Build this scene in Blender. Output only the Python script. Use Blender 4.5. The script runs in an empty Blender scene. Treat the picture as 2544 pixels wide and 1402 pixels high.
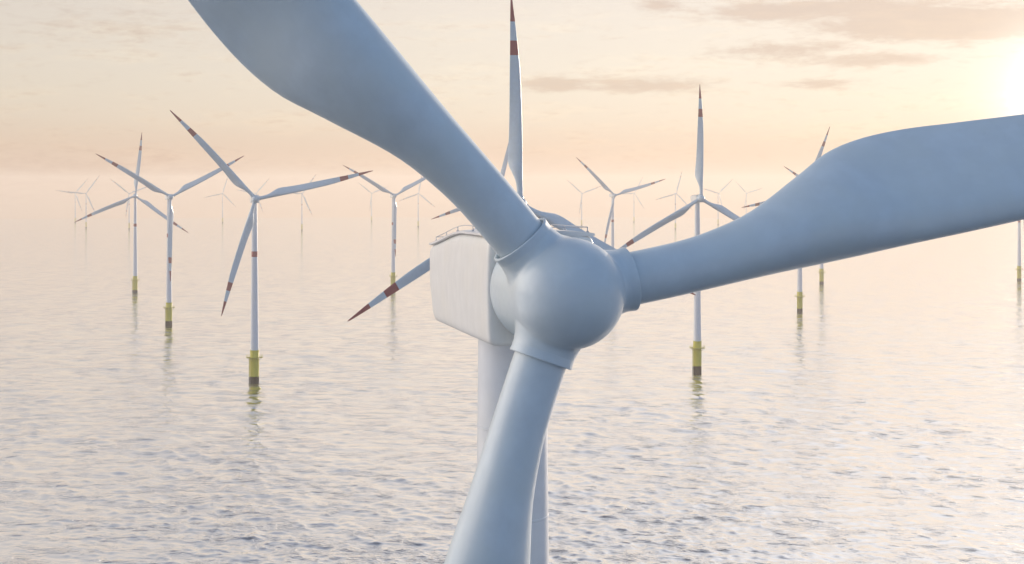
import bpy, bmesh, math, random
import numpy as np
from mathutils import Matrix, Vector

R = math.radians
scene = bpy.context.scene
COL = scene.collection
random.seed(4)

# ------------------------------------------------------------------ camera
F_PX, W_PX, H_PX = 3600.0, 2544.0, 1402.0        # focal length and size in photo pixels
CX, HORIZON = 1272.0, 478.0
HUB_Z, CAM_Z = 96.0, 99.5
cam_data = bpy.data.cameras.new('camera')
cam = bpy.data.objects.new('camera', cam_data)
COL.objects.link(cam)
cam.location = (0, 0, CAM_Z)
cam.rotation_euler = (R(90), 0, 0)
cam_data.sensor_width = 36
cam_data.lens = 36 * F_PX / W_PX
cam_data.shift_y = -(H_PX / 2 - HORIZON) / W_PX
cam_data.clip_start = 0.5
cam_data.clip_end = 60000
scene.camera = cam

# ------------------------------------------------------------------ sun and sky
SUN_AZ, SUN_EL = R(28.5), R(6.0)                 # azimuth to the right of the view direction
SUN = Vector((math.sin(SUN_AZ) * math.cos(SUN_EL), math.cos(SUN_AZ) * math.cos(SUN_EL), math.sin(SUN_EL)))
sl = bpy.data.lights.new('sun', 'SUN')
sl.energy = 4.8
sl.angle = R(0.6)
sl.color = (1.0, 0.84, 0.66)
sun = bpy.data.objects.new('sun', sl)
COL.objects.link(sun)
sun.rotation_euler = SUN.to_track_quat('Z', 'Y').to_euler()

scene.view_settings.view_transform = 'Standard'
scene.view_settings.look = 'None'
scene.view_settings.gamma = 1
scene.view_settings.exposure = 0.0
scene.cycles.use_denoising = True
scene.cycles.max_bounces = 6
scene.cycles.diffuse_bounces = 3
scene.cycles.glossy_bounces = 3
scene.cycles.volume_bounces = 0
scene.cycles.sample_clamp_indirect = 6


def lin(c):
    """8-bit sRGB to linear."""
    return tuple(((v / 255) / 12.92 if v / 255 <= 0.04045 else ((v / 255 + 0.055) / 1.055) ** 2.4) for v in c)


class Nodes:
    """Short-hand for building node trees."""
    def __init__(self, tree):
        self.t = tree
        tree.nodes.clear()

    def new(self, kind, **kw):
        n = self.t.nodes.new(kind)
        for k, v in kw.items():
            setattr(n, k, v)
        return n

    def put(self, sock, v):
        if v is None:
            return
        if isinstance(v, bpy.types.NodeSocket):
            self.t.links.new(v, sock)
        elif isinstance(v, (tuple, list)) and sock.type == 'RGBA' and len(v) == 3:
            sock.default_value = (*v, 1)
        else:
            sock.default_value = v

    def math(self, op, a, b=None, c=None, clamp=False):
        n = self.new('ShaderNodeMath', operation=op, use_clamp=clamp)
        for i, v in enumerate((a, b, c)):
            self.put(n.inputs[i], v)
        return n.outputs[0]

    def smooth(self, v, lo, hi, a=0.0, b=1.0):
        n = self.new('ShaderNodeMapRange', interpolation_type='SMOOTHSTEP')
        for i, x in enumerate((v, lo, hi, a, b)):
            self.put(n.inputs[i], x)
        return n.outputs[0]

    def mix(self, f, a, b, blend='MIX'):
        n = self.new('ShaderNodeMix', data_type='RGBA', blend_type=blend)
        self.put(n.inputs[0], f)
        self.put(n.inputs[6], a)
        self.put(n.inputs[7], b)
        return n.outputs[2]

    def ramp(self, v, stops, interp='B_SPLINE'):
        n = self.new('ShaderNodeValToRGB')
        n.color_ramp.interpolation = interp
        e = n.color_ramp.elements
        while len(e) < len(stops):
            e.new(0.5)
        for i, (p, c) in enumerate(stops):
            e[i].position = p
            e[i].color = (*c, 1)
        self.put(n.inputs[0], v)
        return n.outputs[0]

    def noise(self, vec, scale, detail=4, rough=0.5, dist=0.0, lac=2.0):
        n = self.new('ShaderNodeTexNoise')
        self.put(n.inputs['Vector'], vec)
        n.inputs['Scale'].default_value = scale
        n.inputs['Detail'].default_value = detail
        n.inputs['Roughness'].default_value = rough
        n.inputs['Lacunarity'].default_value = lac
        n.inputs['Distortion'].default_value = dist
        return n.outputs[0]

    def mapping(self, vec, loc=(0, 0, 0), rot=(0, 0, 0), scale=(1, 1, 1)):
        n = self.new('ShaderNodeMapping')
        self.put(n.inputs[0], vec)
        n.inputs[1].default_value = loc
        n.inputs[2].default_value = rot
        n.inputs[3].default_value = scale
        return n.outputs[0]

    def combine(self, x, y, z=0.0):
        n = self.new('ShaderNodeCombineXYZ')
        for i, v in enumerate((x, y, z)):
            self.put(n.inputs[i], v)
        return n.outputs[0]


world = bpy.data.worlds.new('World')
scene.world = world
world.use_nodes = True
N = Nodes(world.node_tree)
D = N.new('ShaderNodeTexCoord').outputs['Generated']
sep = N.new('ShaderNodeSeparateXYZ')
N.put(sep.inputs[0], D)
dx, dy, dz = sep.outputs
DEG = 180 / math.pi
el = N.math('MULTIPLY', N.math('ARCSINE', dz), DEG)                    # elevation in degrees
az = N.math('MULTIPLY', N.math('ARCTAN2', dx, dy), DEG)                # azimuth in degrees, + to the right


def angle_from(azd, eld):
    """Degrees between the sky direction and a fixed direction."""
    dt = N.new('ShaderNodeVectorMath', operation='DOT_PRODUCT')
    N.put(dt.inputs[0], D)
    a, e = R(azd), R(eld)
    dt.inputs[1].default_value = (math.sin(a) * math.cos(e), math.cos(a) * math.cos(e), math.sin(e))
    return N.math('MULTIPLY', N.math('ARCCOSINE', N.math('MINIMUM', dt.outputs['Value'], 0.999999)), DEG)


ang = angle_from(21.4, 3.3)                      # from the bright cloud beside the sun

sky = N.new('ShaderNodeTexSky', sky_type='NISHITA')
sky.sun_disc = False
sky.sun_elevation = SUN_EL
sky.sun_rotation = SUN_AZ
sky.altitude = 100
sky.air_density = 1.0
sky.dust_density = 1.5
nish = N.mix(1.0, sky.outputs[0], (0.10, 0.10, 0.10), 'MULTIPLY')

# thin bright veil of cloud over the half of the sky round the sunset, by elevation
elf = N.math('DIVIDE', N.math('ADD', el, 6.0), 60.0, clamp=True)       # -6..54 degrees
veil = N.ramp(elf, [
    (0.00, lin((232, 196, 168))), (0.10, lin((232, 196, 168))), (0.126, lin((238, 205, 178))), (0.148, lin((250, 234, 212))),
    (0.18, lin((252, 241, 224))), (0.23, lin((249, 238, 227))), (0.31, lin((238, 231, 226))),
    (0.50, lin((204, 209, 220))), (0.75, lin((158, 175, 204))), (1.00, lin((138, 158, 192)))])
back = N.ramp(elf, [
    (0.00, (0.30, 0.38, 0.50)), (0.12, (0.38, 0.48, 0.64)), (0.30, (0.42, 0.58, 0.82)),
    (0.60, (0.44, 0.64, 0.98)), (1.00, (0.40, 0.58, 0.90))])
front = N.smooth(angle_from(-38.0, 8.0), 62.0, 118.0, 1.0, 0.0)
base = N.mix(front, back, veil)
# the sky dulls away from the sun, then glows close to it
dull = N.smooth(ang, 14.0, 46.0, 1.0, 0.80)
base = N.mix(1.0, base, N.combine(dull, dull, dull), 'MULTIPLY')
# unseen bright sky lobe added far out left to light the nacelle side
left_fill = N.smooth(angle_from(-78.0, 12.0), 12.0, 50.0, 3.0, 0.0)
base = N.mix(1.0, base, N.mix(1.0, (1.0, 0.90, 0.80), N.combine(left_fill, left_fill, left_fill), 'MULTIPLY'), 'ADD')
g1 = N.math('EXPONENT', N.math('MULTIPLY', ang, -0.15))
g2 = N.math('EXPONENT', N.math('MULTIPLY', N.math('POWER', N.math('DIVIDE', ang, 1.35), 1.35), -1.0))
glow = N.mix(1.0, N.mix(1.0, (0.19, 0.18, 0.15), N.combine(g1, g1, g1), 'MULTIPLY'),
             N.mix(1.0, (2.6, 2.8, 3.1), N.combine(g2, g2, g2), 'MULTIPLY'), 'ADD')
base = N.mix(1.0, base, glow, 'ADD')
# unseen bright lobe added above the frame to brighten the hub's upper rim
top_fill = N.smooth(angle_from(22.0, 34.0), 6.0, 26.0, 0.55, 0.0)
base = N.mix(1.0, base, N.mix(1.0, (1.0, 0.93, 0.84), N.combine(top_fill, top_fill, top_fill), 'MULTIPLY'), 'ADD')

# streaks of stratus: soft noise in azimuth and elevation, gathered where the photo's banks stand
warp = N.noise(N.combine(N.math('MULTIPLY', az, 0.30), N.math('MULTIPLY', el, 0.9)), 1.0, 3)
u = N.combine(N.math('MULTIPLY', az, 0.16), N.math('ADD', N.math('MULTIPLY', el, 0.95), N.math('MULTIPLY', warp, 0.5)), 3.7)
cl = N.noise(u, 1.0, 7, 0.55)
u2 = N.combine(N.math('MULTIPLY', az, 0.60), N.math('ADD', N.math('MULTIPLY', el, 2.9), N.math('MULTIPLY', warp, 1.2)), 9.1)
cl2 = N.noise(u2, 1.0, 8, 0.62)


def bank(a0, e0, wa, we, amp):
    p = N.math('POWER', N.math('DIVIDE', N.math('SUBTRACT', az, a0), wa), 2.0)
    q = N.math('POWER', N.math('DIVIDE', N.math('SUBTRACT', el, e0), we), 2.0)
    return N.math('MULTIPLY', N.math('EXPONENT', N.math('MULTIPLY', N.math('ADD', p, q), -1.0)), amp)


def px(x, y):
    return math.degrees(math.atan((x - CX) / F_PX)), math.degrees(math.atan((HORIZON - y) / math.hypot(F_PX, x - CX)))


banks = None
for (x, y, wx, wy, amp) in ((1380, 210, 90, 20, 0.40), (1620, 212, 140, 18, 0.42), (1930, 125, 150, 16, 0.42),
                            (2180, 150, 200, 16, 0.38), (1880, 30, 120, 22, 0.40), (2120, 15, 170, 22, 0.40),
                            (2250, 65, 220, 34, 0.52), (2480, 50, 200, 40, 0.45), (2040, 208, 90, 14, 0.44),
                            (1640, 15, 70, 18, 0.3), (300, 60, 500, 50, 0.10), (150, 430, 500, 50, 0.22)):
    a0, e0 = px(x, y)
    b = bank(a0, e0, wx / F_PX * DEG, wy / F_PX * DEG, amp)
    banks = b if banks is None else N.math('ADD', banks, b)
cover = N.math('ADD', N.math('ADD', N.math('MULTIPLY', cl, 0.40), N.math('MULTIPLY', cl2, 0.66)), banks)
u3 = N.combine(N.math('MULTIPLY', az, 1.7), N.math('ADD', N.math('MULTIPLY', el, 6.5), N.math('MULTIPLY', warp, 2.0)), 5.3)
cover = N.math('ADD', cover, N.math('MULTIPLY', N.math('SUBTRACT', N.noise(u3, 1.0, 6, 0.65), 0.5), 0.5))
cover = N.smooth(cover, 0.52, 0.92)
cover = N.math('MULTIPLY', cover, N.smooth(ang, 1.5, 5.0, 0.35, 1.0))
dark = N.mix(1.0, base, lin((226, 214, 210)), 'MULTIPLY')
withcl = N.mix(N.math('MULTIPLY', cover, 0.85), base, dark)
# bright wisps
wisp = N.smooth(N.math('ADD', N.math('MULTIPLY', cl, 0.6), N.math('MULTIPLY', cl2, 0.4)), 0.45, 0.66)
withcl = N.mix(N.math('MULTIPLY', wisp, 0.8), withcl, N.mix(1.0, withcl, (1.10, 1.09, 1.05), 'MULTIPLY'))
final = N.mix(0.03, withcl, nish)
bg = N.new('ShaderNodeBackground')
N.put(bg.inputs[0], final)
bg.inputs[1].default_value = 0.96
out = N.new('ShaderNodeOutputWorld')
N.t.links.new(bg.outputs[0], out.inputs[0])


# ------------------------------------------------------------------ materials
def material(name):
    m = bpy.data.materials.new(name)
    m.use_nodes = True
    n = Nodes(m.node_tree)
    b = n.new('ShaderNodeBsdfPrincipled')
    o = n.new('ShaderNodeOutputMaterial')
    n.t.links.new(b.outputs[0], o.inputs[0])
    return m, n, b


def obj_coords(n):
    c = n.new('ShaderNodeTexCoord').outputs['Object']
    s = n.new('ShaderNodeSeparateXYZ')
    n.put(s.inputs[0], c)
    return c, s.outputs


def band(n, v, lo, hi, soft=0.03):
    return n.math('MULTIPLY', n.smooth(v, lo - soft, lo + soft), n.smooth(v, hi - soft, hi + soft, 1.0, 0.0))


WHITE = (0.52, 0.61, 0.675)
RED = (0.27, 0.018, 0.026)


def paint(name, red_bands=(), streak=None, rough=0.38, white=WHITE):
    m, n, b = material(name)
    c, (x, y, z) = obj_coords(n)
    mott = n.noise(c, 0.9, 5, 0.6)
    fine = n.noise(n.mapping(c, scale=(6, 6, 1.2)), 1.0, 4, 0.6)
    big = n.noise(c, 0.35, 3, 0.55)
    col = n.mix(n.smooth(mott, 0.35, 0.7), tuple(v * 0.92 for v in white), white)
    col = n.mix(n.smooth(big, 0.40, 0.65, 0.0, 0.6), col, (white[0] * 0.97, white[1] * 0.95, white[2] * 0.90))
    col = n.mix(n.smooth(fine, 0.55, 0.85, 0.0, 0.25), col, tuple(v * 0.8 for v in white))
    if streak:
        st = n.noise(n.mapping(c, scale=streak), 1.0, 4, 0.65)
        col = n.mix(n.smooth(st, 0.42, 0.75, 0.0, 0.5), col, tuple(v * 0.86 for v in white))
    for lo, hi in red_bands:
        col = n.mix(band(n, z, lo, hi), col, RED)
    n.put(b.inputs['Base Color'], col)
    n.put(b.inputs['Roughness'], n.smooth(fine, 0.3, 0.8, rough - 0.06, rough + 0.10))
    b.inputs['IOR'].default_value = 1.6
    b.inputs['Coat Weight'].default_value = 0.4
    b.inputs['Coat Roughness'].default_value = 0.22
    bp = n.new('ShaderNodeBump')
    bp.inputs['Strength'].default_value = 0.06
    bp.inputs['Distance'].default_value = 0.02
    n.put(bp.inputs['Height'], n.noise(c, 7.0, 5, 0.6))
    n.put(b.inputs['Normal'], bp.outputs[0])
    return m


M_BLADE = paint('blade_paint', ((45.0, 49.4), (55.1, 70.0)))
M_TOWER = paint('tower_paint', ((65.6, 68.5),), rough=0.45, white=(0.66, 0.68, 0.72))
M_HUB = paint('hub_paint')
M_NAC = paint('nacelle_paint', streak=(5, 3.5, 0.35), rough=0.5, white=(0.78, 0.77, 0.75))
M_ROOF = paint('roof_paint', rough=0.45, white=(0.72, 0.72, 0.73))

M_YEL, n, b = material('yellow_paint')
c, (x, y, z) = obj_coords(n)
rust = n.noise(n.mapping(c, scale=(1.2, 1.2, 0.25)), 1.0, 6, 0.65)
col = n.mix(n.smooth(rust, 0.5, 0.8, 0, 0.6), (0.57, 0.50, 0.03), (0.36, 0.30, 0.05))
edge = n.math('ADD', z, n.math('MULTIPLY', n.math('SUBTRACT', n.noise(c, 1.5, 4), 0.5), 1.4))
col = n.mix(n.smooth(edge, 2.5, 3.2, 1.0, 0.0), col, (0.012, 0.013, 0.012))      # weed below the splash line
n.put(b.inputs['Base Color'], col)
n.put(b.inputs['Roughness'], n.smooth(edge, 2.5, 3.2, 0.95, 0.5))
n.put(b.inputs['Specular IOR Level'], n.smooth(edge, 2.5, 3.2, 0.05, 0.5))

M_RAIL, n, b = material('galvanised_rail')
c, _ = obj_coords(n)
n.put(b.inputs['Base Color'], n.mix(n.noise(c, 4.0), (0.42, 0.43, 0.46), (0.55, 0.55, 0.57)))
b.inputs['Roughness'].default_value = 0.45
b.inputs['Metallic'].default_value = 0.3

M_DARK, n, b = material('grating_steel')
c, _ = obj_coords(n)
n.put(b.inputs['Base Color'], n.mix(n.noise(c, 3.0), (0.30, 0.27, 0.05), (0.45, 0.39, 0.05)))
b.inputs['Roughness'].default_value = 0.6


# ------------------------------------------------------------------ mesh helpers
def link(name, me, mat, parent=None, smooth=True):
    o = bpy.data.objects.new(name, me)
    COL.objects.link(o)
    if mat:
        me.materials.clear()
        me.materials.append(mat)
    if smooth:
        for p in me.polygons:
            p.use_smooth = True
    if parent:
        o.parent = parent
    return o


def loft(rings, closed=True, caps=True, bm=None):
    """Skin a list of rings (lists of points) into a bmesh."""
    bm = bm or bmesh.new()
    vs = [[bm.verts.new(p) for p in r] for r in rings]
    k = len(rings[0])
    for a, b_ in zip(vs, vs[1:]):
        for i in range(k if closed else k - 1):
            j = (i + 1) % k
            bm.faces.new((a[i], a[j], b_[j], b_[i]))
    if caps:
        bm.faces.new(vs[0][::-1])
        bm.faces.new(vs[-1])
    return bm


def done(bm, name):
    bmesh.ops.recalc_face_normals(bm, faces=bm.faces)
    me = bpy.data.meshes.new(name)
    bm.to_mesh(me)
    bm.free()
    return me


def lathe(profile, axis='Z', seg=64, caps=True, bm=None, M=None):
    rings = []
    for r, h in profile:
        ring = []
        for i in range(seg):
            a = 2 * math.pi * i / seg
            if axis == 'Z':
                p = Vector((r * math.cos(a), r * math.sin(a), h))
            else:
                p = Vector((r * math.cos(a), h, r * math.sin(a)))
            ring.append(M @ p if M else p)
        rings.append(ring)
    return loft(rings, True, caps, bm)


def tube(pts, r, seg=8, bm=None):
    pts = [Vector(p) for p in pts]
    rings = []
    for i, p in enumerate(pts):
        t = (pts[min(i + 1, len(pts) - 1)] - pts[max(i - 1, 0)]).normalized()
        up = Vector((0, 0, 1)) if abs(t.z) < 0.95 else Vector((1, 0, 0))
        a = t.cross(up).normalized()
        b_ = t.cross(a)
        rings.append([p + r * (math.cos(q) * a + math.sin(q) * b_) for q in (2 * math.pi * k / seg for k in range(seg))])
    return loft(rings, True, True, bm)


def ring_tube(rad, z, r, n_=48, bm=None, seg=6):
    bm = bm or bmesh.new()
    vs = []
    for i in range(n_):
        a = 2 * math.pi * i / n_
        row = []
        for k in range(seg):
            q = 2 * math.pi * k / seg
            rr = rad + r * math.cos(q)
            row.append(bm.verts.new((rr * math.cos(a), rr * math.sin(a), z + r * math.sin(q))))
        vs.append(row)
    for i in range(n_):
        for k in range(seg):
            bm.faces.new((vs[i][k], vs[(i + 1) % n_][k], vs[(i + 1) % n_][(k + 1) % seg], vs[i][(k + 1) % seg]))
    return bm


def box(bm, cx, cy, cz, sx, sy, sz):
    m = Matrix.Translation((cx, cy, cz)) @ Matrix.Diagonal((sx, sy, sz, 1))
    bmesh.ops.create_cube(bm, size=1.0, matrix=m)
    return bm


def sst(v, a, b_):
    t = min(1.0, max(0.0, (v - a) / (b_ - a)))
    return t * t * (3 - 2 * t)


# ------------------------------------------------------------------ one wind turbine
OVER = 7.1                       # rotor centre ahead of the tower axis; rotor axis is local -Y
CONE = R(1.0)
HUB = Vector((0, -OVER, HUB_Z))
RAD = 63.0

LE = [(0.0, 0.95), (0.063, 0.94), (0.12, 0.86), (0.158, 0.84), (0.194, 0.83), (0.253, 0.82), (0.34, 0.72), (0.485, 0.44),
      (0.63, 0.0), (0.733, -0.62), (0.80, -1.1), (0.89, -1.82), (0.96, -2.45), (0.99, -2.72), (1.0, -2.92)]
TE = [(0.0, -0.95), (0.063, -0.95), (0.09, -1.10), (0.12, -1.55), (0.158, -2.66), (0.182, -3.42), (0.205, -3.76), (0.235, -3.84), (0.27, -3.70),
      (0.34, -3.4), (0.485, -3.2), (0.63, -3.17), (0.733, -3.17), (0.80, -3.2), (0.89, -3.24), (0.96, -3.22), (0.99, -3.15), (1.0, -3.0)]


def curve(tab, t):
    """Smooth interpolation (monotone-ish Catmull-Rom) in a table."""
    for i in range(len(tab) - 1):
        if tab[i][0] <= t <= tab[i + 1][0]:
            x0, y0 = tab[max(i - 1, 0)]
            x1, y1 = tab[i]
            x2, y2 = tab[i + 1]
            x3, y3 = tab[min(i + 2, len(tab) - 1)]
            h = x2 - x1
            m1 = (y2 - y0) / (x2 - x0) if x2 > x0 else 0
            m2 = (y3 - y1) / (x3 - x1) if x3 > x1 else 0
            s = (t - x1) / h
            return ((2 * s**3 - 3 * s**2 + 1) * y1 + (s**3 - 2 * s**2 + s) * h * m1
                    + (-2 * s**3 + 3 * s**2) * y2 + (s**3 - s**2) * h * m2)
    return tab[-1][1]


def naca(xc):
    return 5 * (0.2969 * math.sqrt(max(xc, 0)) - 0.1260 * xc - 0.3516 * xc**2 + 0.2843 * xc**3 - 0.1020 * xc**4)


def blade_mesh():
    rings = []
    K = 56
    ts = [0.022 + 0.02 * i / 3 for i in range(3)] + [0.042 + (0.36 - 0.042) * i / 44 for i in range(44)] \
        + [0.36 + 0.63 * i / 40 for i in range(41)] + [0.995, 0.998, 1.0]
    for t in ts:
        le, te = curve(LE, t), curve(TE, t)
        ch = le - te
        w = sst(t, 0.05, 0.23)                              # circle -> aerofoil
        th = (1 - w) * 1.0 + w * (0.36 - 0.20 * sst(t, 0.2, 0.8))
        tw = R(30.0) * sst(t, 0.03, 0.20) * (1 - sst(t, 0.24, 0.85)) - R(0.5)
        mid = -0.10 * w * ch
        ring = []
        for k in range(K):
            a = 2 * math.pi * k / K
            xc = (1 - math.cos(a)) / 2                      # 0 at the leading edge
            side = 1 if math.sin(a) >= 0 else -1
            circ = math.sin(a) / 2
            foil = side * naca(xc) * th * (1.15 if side < 0 else 0.85) + 0.02 * math.sin(math.pi * xc) * w
            circ_y = circ * ch
            foil_y = foil * ch
            x = le - xc * ch
            y = (1 - w) * circ_y + w * foil_y
            # twist about the pitch axis: the leading edge turns into the wind (-Y)
            xr = x * math.cos(tw) + y * math.sin(tw)
            yr = -x * math.sin(tw) + y * math.cos(tw)
            pre = -1.2 * t**2.5                             # slight prebend into the wind
            ring.append((xr, yr + pre, t * RAD))
        rings.append(ring)
    return done(loft(rings), 'blade')


COLLAR_R0, COLLAR_R1 = 1.0, 2.42
NOSE_S = -0.67


def hub_mesh():
    """Ball nose, rear barrel and three blade sockets fused into one smooth casting."""
    bm = bmesh.new()
    prof = [(0.001, NOSE_S - 1.94)]
    for i in range(1, 17):
        a = math.pi / 2 * i / 16
        prof.append((1.94 * math.sin(a), NOSE_S - 1.94 * math.cos(a)))
    prof += [(1.94, -0.2), (1.95, 0.3), (1.98, 0.9), (2.02, 1.6), (2.05, 2.2), (2.05, 2.48), (2.0, 2.56)]
    lathe(prof, 'Y', 72, True, bm)
    for k in range(3):
        M = Matrix.Rotation(2 * math.pi * k / 3, 4, 'Y') @ Matrix.Rotation(CONE, 4, 'X')
        lathe([(0.9, 0.2), (1.36, 1.25), (1.25, 1.55), (1.16, 1.85), (1.12, 2.1), (1.11, 2.34)], 'Z', 56, True, bm, M)
    me = done(bm, 'hub_raw')
    o = bpy.data.objects.new('hub_raw', me)
    COL.objects.link(o)
    r = o.modifiers.new('r', 'REMESH')
    r.mode = 'VOXEL'
    r.voxel_size = 0.055
    s = o.modifiers.new('s', 'SMOOTH')
    s.factor = 0.5
    s.iterations = 14
    dg = bpy.context.evaluated_depsgraph_get()
    dg.update()
    res = bpy.data.meshes.new_from_object(o.evaluated_get(dg))
    res.name = 'hub'
    bpy.data.objects.remove(o)
    return res


def collar_mesh():
    pr = [(1.07, 1.96), (1.112, 2.02), (1.116, 2.15), (1.122, 2.30), (1.134, 2.40), (1.138, 2.44), (1.132, 2.465), (1.115, 2.475),
          (1.06, 2.475), (1.04, 2.465), (1.03, 2.44), (1.02, 2.30), (1.02, 2.05), (0.9, 2.05)]
    return done(lathe(pr, 'Z', 72, False), 'blade_collar')


# ---- nacelle: stations along local Y from the hub side (front) to the tail
NF, NL = -OVER + 2.72, 11.5                    # front y, length


def roof_z(l):
    return 1.93 - 0.78 * sst(l, 4.2, 13.2)


def nac_w(l):
    return 2.10 - 0.10 * sst(l, 3.0, 11.0)


def nacelle_mesh():
    rings = []
    K = 64
    st = [(0.0, 0.86), (0.03, 0.93), (0.08, 0.965), (0.16, 0.99), (0.28, 1.0)] \
        + [(0.28 + (11.25 - 0.28) * i / 26, 1.0) for i in range(1, 27)] \
        + [(11.36, 0.99), (11.44, 0.965), (11.48, 0.93), (11.5, 0.87)]
    for l, s in st:
        w = nac_w(l)
        zt, zb = roof_z(l), -2.15
        cz, hz = (zt + zb) / 2, (zt - zb) / 2
        inset = (1 - s) * 1.3
        ring = []
        for k in range(K):
            a = 2 * math.pi * k / K
            ca, sa = math.cos(a), math.sin(a)
            e = 2 / 12.0
            x = math.copysign(abs(ca) ** e, ca) * (w - inset)
            z = cz + math.copysign(abs(sa) ** e, sa) * (hz - inset)
            x *= 1 - 0.035 * ((z - cz) / hz) ** 2             # sides swell a little
            rake = 0.40 * sst(l, 8.0, 11.5) * min(0.0, z - 0.2)
            ring.append((x, NF + l + rake, HUB_Z + z))
        rings.append(ring)
    return done(loft(rings), 'nacelle')


def roof_mesh():
    """Lid: follows the roof profile, overhangs the sides slightly, crowned across."""
    rings = []
    for i in range(41):
        l = 0.05 + (11.50 - 0.05) * i / 40
        w = nac_w(l) * 0.965 + 0.02
        z0 = HUB_Z + roof_z(l) - 0.04
        top = [(w * q / 10, z0 + 0.10 + 0.10 * (1 - (q / 10) ** 2) - (0.025 if abs(q) == 10 else 0)) for q in range(-10, 11)]
        ring = [(x, NF + l, z) for x, z in top] + [(w, NF + l, z0), (w - 0.12, NF + l, z0 - 0.02), (-w + 0.12, NF + l, z0 - 0.02), (-w, NF + l, z0)]
        rings.append(ring)
    return done(loft(rings), 'roof')


def rail_mesh():
    bm = bmesh.new()
    ls = [0.35 + (10.9 - 0.35) * i / 30 for i in range(31)]
    zr = lambda l: HUB_Z + roof_z(l) + 0.27
    for sx in (-1, 1):
        tube([(sx * (nac_w(l) - 0.25), NF + l, zr(l)) for l in ls], 0.016, 8, bm)
        for l in (0.35, 3.3, 6.2, 8.6, 10.9):
            x, z = sx * (nac_w(l) - 0.25), HUB_Z + roof_z(l)
            tube([(x, NF + l, z + 0.05), (x, NF + l, z + 0.28)], 0.022, 8, bm)
            lathe([(0.06, z + 0.07), (0.06, z + 0.12)], 'Z', 12, True, bm, Matrix.Translation((x, NF + l, 0)))
    for l in (0.35, 10.9):
        x = nac_w(l) - 0.25
        tube([(-x, NF + l, zr(l)), (0, NF + l, zr(l)), (x, NF + l, zr(l))], 0.016, 8, bm)
    return done(bm, 'roof_rail')


def hatch_mesh():
    bm = bmesh.new()
    z = HUB_Z + roof_z(1.4)
    box(bm, -0.15, NF + 1.5, z + 0.20, 1.1, 1.0, 0.14)
    box(bm, -0.15, NF + 1.0, z + 0.24, 0.35, 0.06, 0.05)
    bmesh.ops.bevel(bm, geom=bm.edges[:], offset=0.02, segments=2, affect='EDGES')
    return done(bm, 'roof_hatch')


def tower_mesh():
    z0, z1, r0, r1 = 16.7, HUB_Z - 2.02, 2.12, 1.355
    f = lambda z: r0 + (r1 - r0) * (z - z0) / (z1 - z0)
    prof = [(f(z0), z0)]
    z = 90.25
    rings = []
    while z > z0 + 2:
        rings.append(z)
        z -= 3.55
    for z in reversed(rings):
        prof += [(f(z - 0.05), z - 0.05), (f(z) + 0.022, z - 0.035), (f(z) + 0.022, z + 0.035), (f(z + 0.05), z + 0.05)]
    prof += [(f(z1 - 0.25), z1 - 0.25), (f(z1) + 0.12, z1 - 0.2), (f(z1) + 0.12, z1)]
    return done(lathe(prof, 'Z', 72), 'tower')


def base_mesh():
    pr = [(2.30, -8), (2.30, 0.5), (2.32, 3), (2.34, 12.2), (2.42, 12.3), (2.42, 12.55), (2.34, 12.65), (2.34, 16.4), (2.46, 16.45), (2.46, 16.7)]
    return done(lathe(pr, 'Z', 64), 'transition_piece')


def platform_mesh():
    bm = bmesh.new()
    prof_in, prof_out, z = 2.36, 4.4, 12.75
    rings = []
    for r, h in ((prof_in, z), (prof_out, z), (prof_out, z + 0.12), (prof_in, z + 0.12)):
        rings.append([(r * math.cos(2 * math.pi * i / 48), r * math.sin(2 * math.pi * i / 48), h) for i in range(48)])
    loft(rings, True, False, bm)
    for k in range(8):
        a = 2 * math.pi * k / 8 + 0.2
        tube([(2.36 * math.cos(a), 2.36 * math.sin(a), 11.2), (4.2 * math.cos(a), 4.2 * math.sin(a), 12.75)], 0.06, 6, bm)
    return done(bm, 'platform')


def railing_mesh():
    bm = bmesh.new()
    for z in (13.5, 14.05):
        ring_tube(4.3, z, 0.04, 48, bm)
    for k in range(20):
        a = 2 * math.pi * k / 20
        p = (4.3 * math.cos(a), 4.3 * math.sin(a))
        tube([(*p, 12.85), (*p, 14.07)], 0.035, 6, bm)
    return done(bm, 'railing')


def ladder_mesh():
    bm = bmesh.new()
    a = R(200)
    c_, s_ = math.cos(a), math.sin(a)
    for off in (-0.45, 0.45):
        x, y = 2.95 * c_ - off * s_, 2.95 * s_ + off * c_
        tube([(x, y, -2), (x, y, 12.7)], 0.14, 8, bm)
        for z in (1.5, 5.0, 8.5):
            tube([(x, y, z), (2.25 * c_ - off * s_, 2.25 * s_ + off * c_, z)], 0.1, 6, bm)
    for k in range(26):
        z = 0.3 + k * 0.48
        tube([(2.95 * c_ + 0.45 * s_, 2.95 * s_ - 0.45 * c_, z), (2.95 * c_ - 0.45 * s_, 2.95 * s_ + 0.45 * c_, z)], 0.035, 6, bm)
    return done(bm, 'ladder')


def sharpen(me, deg=35):
    me.set_sharp_from_angle(angle=R(deg))


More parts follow.
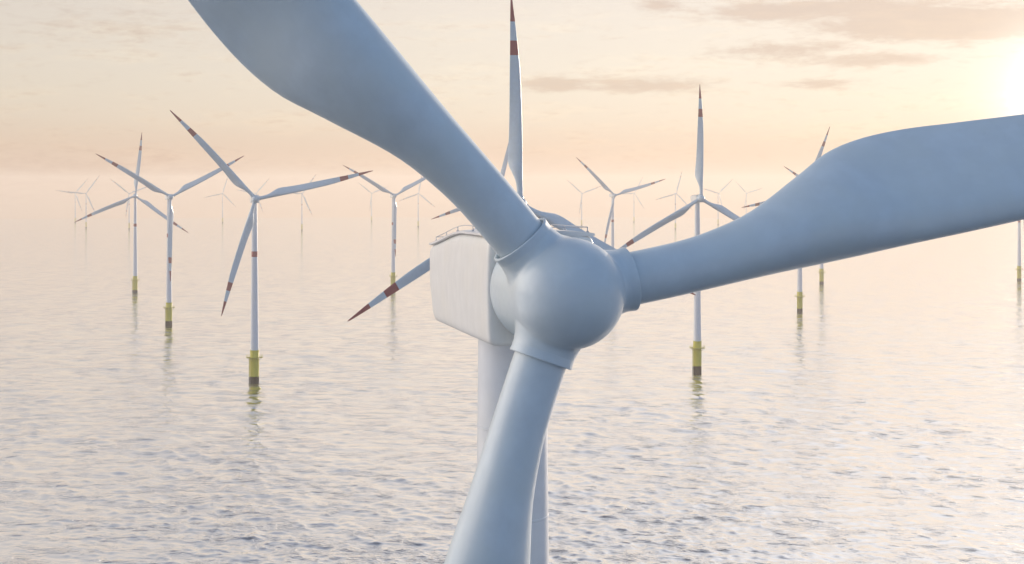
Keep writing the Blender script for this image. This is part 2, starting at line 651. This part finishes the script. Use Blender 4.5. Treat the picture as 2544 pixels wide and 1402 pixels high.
def make_turbine():
    root = bpy.data.objects.new('wind_turbine', None)
    COL.objects.link(root)
    root.empty_display_size = 5
    tw = link('tower', tower_mesh(), M_TOWER, root)
    sharpen(tw.data, 40)
    tp = link('transition_piece', base_mesh(), M_YEL, root)
    sharpen(tp.data, 40)
    for nm, me, mt in (('platform', platform_mesh(), M_DARK), ('railing', railing_mesh(), M_YEL), ('ladder', ladder_mesh(), M_YEL)):
        o = link(nm, me, mt, tp)
        sharpen(o.data, 40)
    nc = link('nacelle', nacelle_mesh(), M_NAC, root)
    rf = link('roof', roof_mesh(), M_ROOF, nc)
    sharpen(rf.data, 30)
    link('roof_rail', rail_mesh(), M_RAIL, nc)
    sharpen(link('roof_hatch', hatch_mesh(), M_RAIL, nc).data, 30)
    hb = link('hub', hub_mesh(), M_HUB, root)
    cm = collar_mesh()
    for k in range(3):
        co = link('blade_collar', cm, M_HUB, hb)
        co.matrix_local = Matrix.Rotation(2 * math.pi * k / 3, 4, 'Y') @ Matrix.Rotation(CONE, 4, 'X')
    bmsh = blade_mesh()
    for k in range(3):
        link('blade', bmsh, M_BLADE, root)
    return root


def pose(root, tower_px, z_tower, yaw, phase):
    """Stand a turbine so its tower axis lies z_tower metres ahead, under photo column tower_px."""
    root.location = ((tower_px - CX) / F_PX * z_tower, z_tower, 0)
    root.rotation_euler = (0, 0, R(yaw))
    k = 0
    for c_ in root.children:
        if c_.name.split('.')[0] == 'hub':
            c_.matrix_local = Matrix.Translation(HUB) @ Matrix.Rotation(R(phase), 4, 'Y')
        elif c_.name.split('.')[0] == 'blade':
            c_.matrix_local = Matrix.Translation(HUB) @ Matrix.Rotation(R(phase + 120 * k), 4, 'Y') @ Matrix.Rotation(CONE, 4, 'X')
            k += 1


def copy_turbine(src, detail=True):
    r = src.copy()
    COL.objects.link(r)
    for ch in src.children:
        c_ = ch.copy()
        COL.objects.link(c_)
        c_.parent = r
        if detail:
            for g in ch.children:
                d = g.copy()
                COL.objects.link(d)
                d.parent = c_
    return r


def z_at(base_y):
    return F_PX * CAM_Z / (base_y - HORIZON)


proto = make_turbine()
# (label, tower column, distance, yaw, phase, detail)
FLEET = [
    ('huge foreground wind turbine with ball shaped hub, cut off by the picture edges', 1273, 57.5, 14.5, 79.8, True),
    ('wind turbine left of the foreground nacelle, nearest and largest on the left side', 632.5, z_at(949), 14.4, -41.0, True),
    ('wind turbine with one blade straight up, its tower passing behind the right foreground blade', 1732.5, z_at(922), 9.0, 1.5, True),
    ('wind turbine behind the foreground hub, its tall upright blade reaching the top of the picture', 1277, 447.0, 14.5, -0.3, True),
    ('middle one of the three big turbines at left, one blade hanging along its tower', 420, z_at(807), 22.0, -57.0, True),
    ('leftmost big wind turbine, one blade up and two spread low', 336, z_at(728), 14.6, 8.5, True),
    ('hazy turbine just left of the long left foreground blade, yellow base by a blade tip', 977, z_at(717), 17.0, -57.5, True),
    ('hazy wind turbine above the foreground hub, its lower blade leaning left across the tower', 1522, 1640.0, 14.4, 75.5, True),
    ('turbine hidden behind the foreground blade, a red striped tip poking out above the nacelle', 1233, 1260.0, 14.5, 14.5, True),
    ('nearer of two turbines whose yellow bases show under the right foreground blade', 1987, z_at(775), 23.0, 24.6, True),
    ('farther of two turbines whose yellow bases show under the right foreground blade', 2041, z_at(706), 23.0, 62.5, True),
    ('wind turbine at the right picture edge, only lower tower and yellow base in sight', 2532, z_at(698), 20.0, 60.0, True),
    ('leftmost of the faint white turbines on the hazy horizon', 187, 4704.0, 15, 42, False),
    ('faint turbine on the left horizon, second from the left end', 214, 4032.0, 15, 38, False),
    ('faint turbine peeking out from behind the leftmost big turbine', 321, 3898.0, 15, -49, False),
    ('faint small turbine standing alone on the horizon left of the largest left turbine', 553, 4704.0, 15, 19, False),
    ('faint turbine right behind the hub of the largest left turbine', 636, 4435.0, 15, 43, False),
    ('faint turbine below the right blade of the largest left turbine', 750, 3763.0, 15, 38, False),
    ('faint small turbine directly left of the hazy turbine beside the left foreground blade', 923, 4973.0, 15, -50, False),
    ('faint turbine touching the lower edge of the left foreground blade', 1039, 4166.0, 15, 12, False),
    ('faint turbine directly left of the hazy turbine above the foreground hub', 1445, 4301.0, 15, -48, False),
    ('faint turbine directly right of the hazy turbine above the foreground hub', 1575, 4838.0, 15, 30, False),
    ('faint turbine directly left of the turbine with one blade straight up', 1678, 3898.0, 15, 17, False),
    ('faint turbine directly right of the turbine with one blade straight up', 1784, 4435.0, 15, 48, False),
    ('rightmost and smallest faint turbine, close above the right foreground blade edge', 1854, 5242.0, 15, -45, False),
]
for i, (label, tx, zt, yaw, ph, detail) in enumerate(FLEET):
    t = proto if i == 0 else copy_turbine(proto, detail)
    pose(t, tx, zt, yaw, ph)
    t['label'] = label
    t['category'] = 'wind turbine'
    t['group'] = 'wind turbines of the offshore farm'

# ------------------------------------------------------------------ the sea
SEA_R = 5750.0


def sea():
    f_r, h = 1449.0, CAM_Z
    radii = [0.0 + 12.0 * i for i in range(1, 24)]          # under and behind the camera, coarse
    r = 300.0
    while r < SEA_R:
        radii.append(r)
        r += min(max(0.55, r * r / (f_r * h) * 0.62), 90)
    radii.append(SEA_R)
    radii = np.array(radii)
    fine = np.linspace(R(-25), R(25), 1700)
    coarse = np.linspace(R(25), R(335), 260)[1:-1]
    th = np.concatenate([fine, coarse])                     # angle from +Y, clockwise
    nr, nt = len(radii), len(th)
    X = (radii[:, None] * np.sin(th)[None, :]).ravel()
    Y = (radii[:, None] * np.cos(th)[None, :]).ravel()
    Z = np.zeros_like(X)
    dr = np.gradient(radii)
    dth = np.gradient(np.unwrap(th))
    cell = np.maximum(dr[:, None], radii[:, None] * np.abs(dth)[None, :]).ravel()
    DX, DY = np.zeros_like(X), np.zeros_like(X)
    rng = np.random.default_rng(11)
    wind = R(-122)                                          # travel direction from +X: towards the camera, a bit left
    n = 170
    lam = np.exp(rng.uniform(np.log(1.6), np.log(40), n))
    spread = rng.normal(0, R(38), n)
    pha = rng.uniform(0, 2 * np.pi, n)
    slope = 0.0215 * (lam / 8.0) ** -0.05
    slope *= np.where(lam > 7, (7 / lam) ** 0.85, 1.0)
    for L, sp, ph, sl_ in zip(lam, spread, pha, slope):
        kx, ky = 2 * np.pi / L * np.cos(wind + sp), 2 * np.pi / L * np.sin(wind + sp)
        fade = np.clip((L / np.maximum(cell, 1e-3) - 2.2) / 2.0, 0, 1)
        m = fade > 0
        q = kx * X[m] + ky * Y[m] + ph
        am = fade[m] * sl_ * L / (2 * np.pi)
        Z[m] += am * np.sin(q)
        c_ = 0.9 * am * np.cos(q)                           # pull the water towards the crests
        DX[m] += c_ * np.cos(wind + sp)
        DY[m] += c_ * np.sin(wind + sp)
    # patches of livelier and calmer water
    g = np.zeros_like(X)
    for L in (90, 140, 230, 320):
        a = rng.uniform(0, 2 * np.pi)
        g += np.sin(2 * np.pi / L * (np.cos(a) * X + np.sin(a) * Y) + rng.uniform(0, 6))
    Z *= 1.0 + 0.16 * g
    co = np.empty((nr * nt + 1, 3), np.float32)
    co[:-1, 0], co[:-1, 1], co[:-1, 2] = X + DX, Y + DY, Z
    co[-1] = (0, 0, 0)
    i = np.arange(nr - 1)[:, None] * nt
    j = np.arange(nt)[None, :]
    j2 = (j + 1) % nt
    quads = np.stack([i + j, i + nt + j, i + nt + j2, i + j2], -1).reshape(-1, 4)   # facing up
    tris = np.stack([np.full(nt, nr * nt), np.arange(nt), (np.arange(nt) + 1) % nt], -1)
    me = bpy.data.meshes.new('water')
    nv, nq, ntr = len(co), len(quads), len(tris)
    me.vertices.add(nv)
    me.vertices.foreach_set('co', co.ravel())
    me.loops.add(nq * 4 + ntr * 3)
    me.loops.foreach_set('vertex_index', np.concatenate([quads.ravel(), tris.ravel()]).astype(np.int32))
    me.polygons.add(nq + ntr)
    starts = np.concatenate([np.arange(nq) * 4, nq * 4 + np.arange(ntr) * 3]).astype(np.int32)
    me.polygons.foreach_set('loop_start', starts)
    me.polygons.foreach_set('use_smooth', np.ones(nq + ntr, bool))
    me.update(calc_edges=True)
    me.validate()
    return me


M_SEA, n, b = material('sea_water')
geo = n.new('ShaderNodeNewGeometry').outputs['Position']
w1 = n.noise(n.mapping(geo, rot=(0, 0, R(-10)), scale=(0.34, 0.60, 1)), 1.0, 5, 0.60, 0.6)
w2 = n.noise(n.mapping(geo, rot=(0, 0, R(18)), scale=(0.75, 1.5, 1)), 1.0, 4, 0.6, 0.3)
hgt = n.math('ADD', n.math('MULTIPLY', w1, 0.62), n.math('MULTIPLY', w2, 0.22))
gust = n.noise(n.mapping(geo, rot=(0, 0, R(25)), scale=(0.045, 0.020, 1)), 1.0, 4, 0.6, 0.6)     # cat's paws: rough and slick patches
crest = n.noise(n.mapping(geo, rot=(0, 0, R(12)), scale=(0.075, 0.12, 1)), 1.0, 5, 0.62, 0.5)   # groups of steeper wavelets
group = n.math('MULTIPLY', n.smooth(gust, 0.34, 0.66, 0.45, 1.45), n.smooth(crest, 0.46, 0.68, 0.30, 2.1))
hgt = n.math('MULTIPLY', hgt, group)
bp = n.new('ShaderNodeBump')
bp.inputs['Strength'].default_value = 1.0
bp.inputs['Distance'].default_value = 0.32
n.put(bp.inputs['Height'], hgt)
b.inputs['Base Color'].default_value = (0.03, 0.055, 0.085, 1)
b.inputs['Roughness'].default_value = 0.15
b.inputs['IOR'].default_value = 1.33
n.put(b.inputs['Normal'], bp.outputs[0])
mirror = n.new('ShaderNodeBsdfGlossy')
mirror.inputs['Color'].default_value = (0.96, 0.96, 0.97, 1)
mirror.inputs['Roughness'].default_value = 0.04
n.put(mirror.inputs['Normal'], bp.outputs[0])
lw = n.new('ShaderNodeLayerWeight')
n.put(lw.inputs['Normal'], bp.outputs[0])
refl = n.ramp(lw.outputs['Facing'], [(0.38, (0, 0, 0)), (0.49, (0.42,) * 3), (0.58, (0.84,) * 3), (0.70, (0.95,) * 3), (0.86, (0.98,) * 3), (0.96, (1, 1, 1))], 'LINEAR')
ms = n.new('ShaderNodeMixShader')
n.put(ms.inputs[0], refl)
n.t.links.new(b.outputs[0], ms.inputs[1])
n.t.links.new(mirror.outputs[0], ms.inputs[2])
so = [x for x in n.t.nodes if x.type == 'OUTPUT_MATERIAL'][0]
n.t.links.new(ms.outputs[0], so.inputs[0])
wt = link('water', sea(), M_SEA, None, False)
wt['kind'] = 'structure'

# ------------------------------------------------------------------ sea haze
M_HAZE = bpy.data.materials.new('sea_haze')
M_HAZE.use_nodes = True
n = Nodes(M_HAZE.node_tree)
v = n.new('ShaderNodeVolumePrincipled')
v.inputs['Color'].default_value = (0.99, 0.92, 0.855, 1)
v.inputs['Density'].default_value = 1.9e-4
v.inputs['Anisotropy'].default_value = 0.3
o = n.new('ShaderNodeOutputMaterial')
n.t.links.new(v.outputs[0], o.inputs['Volume'])
bm = bmesh.new()
box(bm, 0, 0, 80, 13000, 13000, 180)                        # from 10 m under the sea to above the highest blade tip
hz = link('haze', done(bm, 'haze'), M_HAZE, None, False)
hz['kind'] = 'stuff'
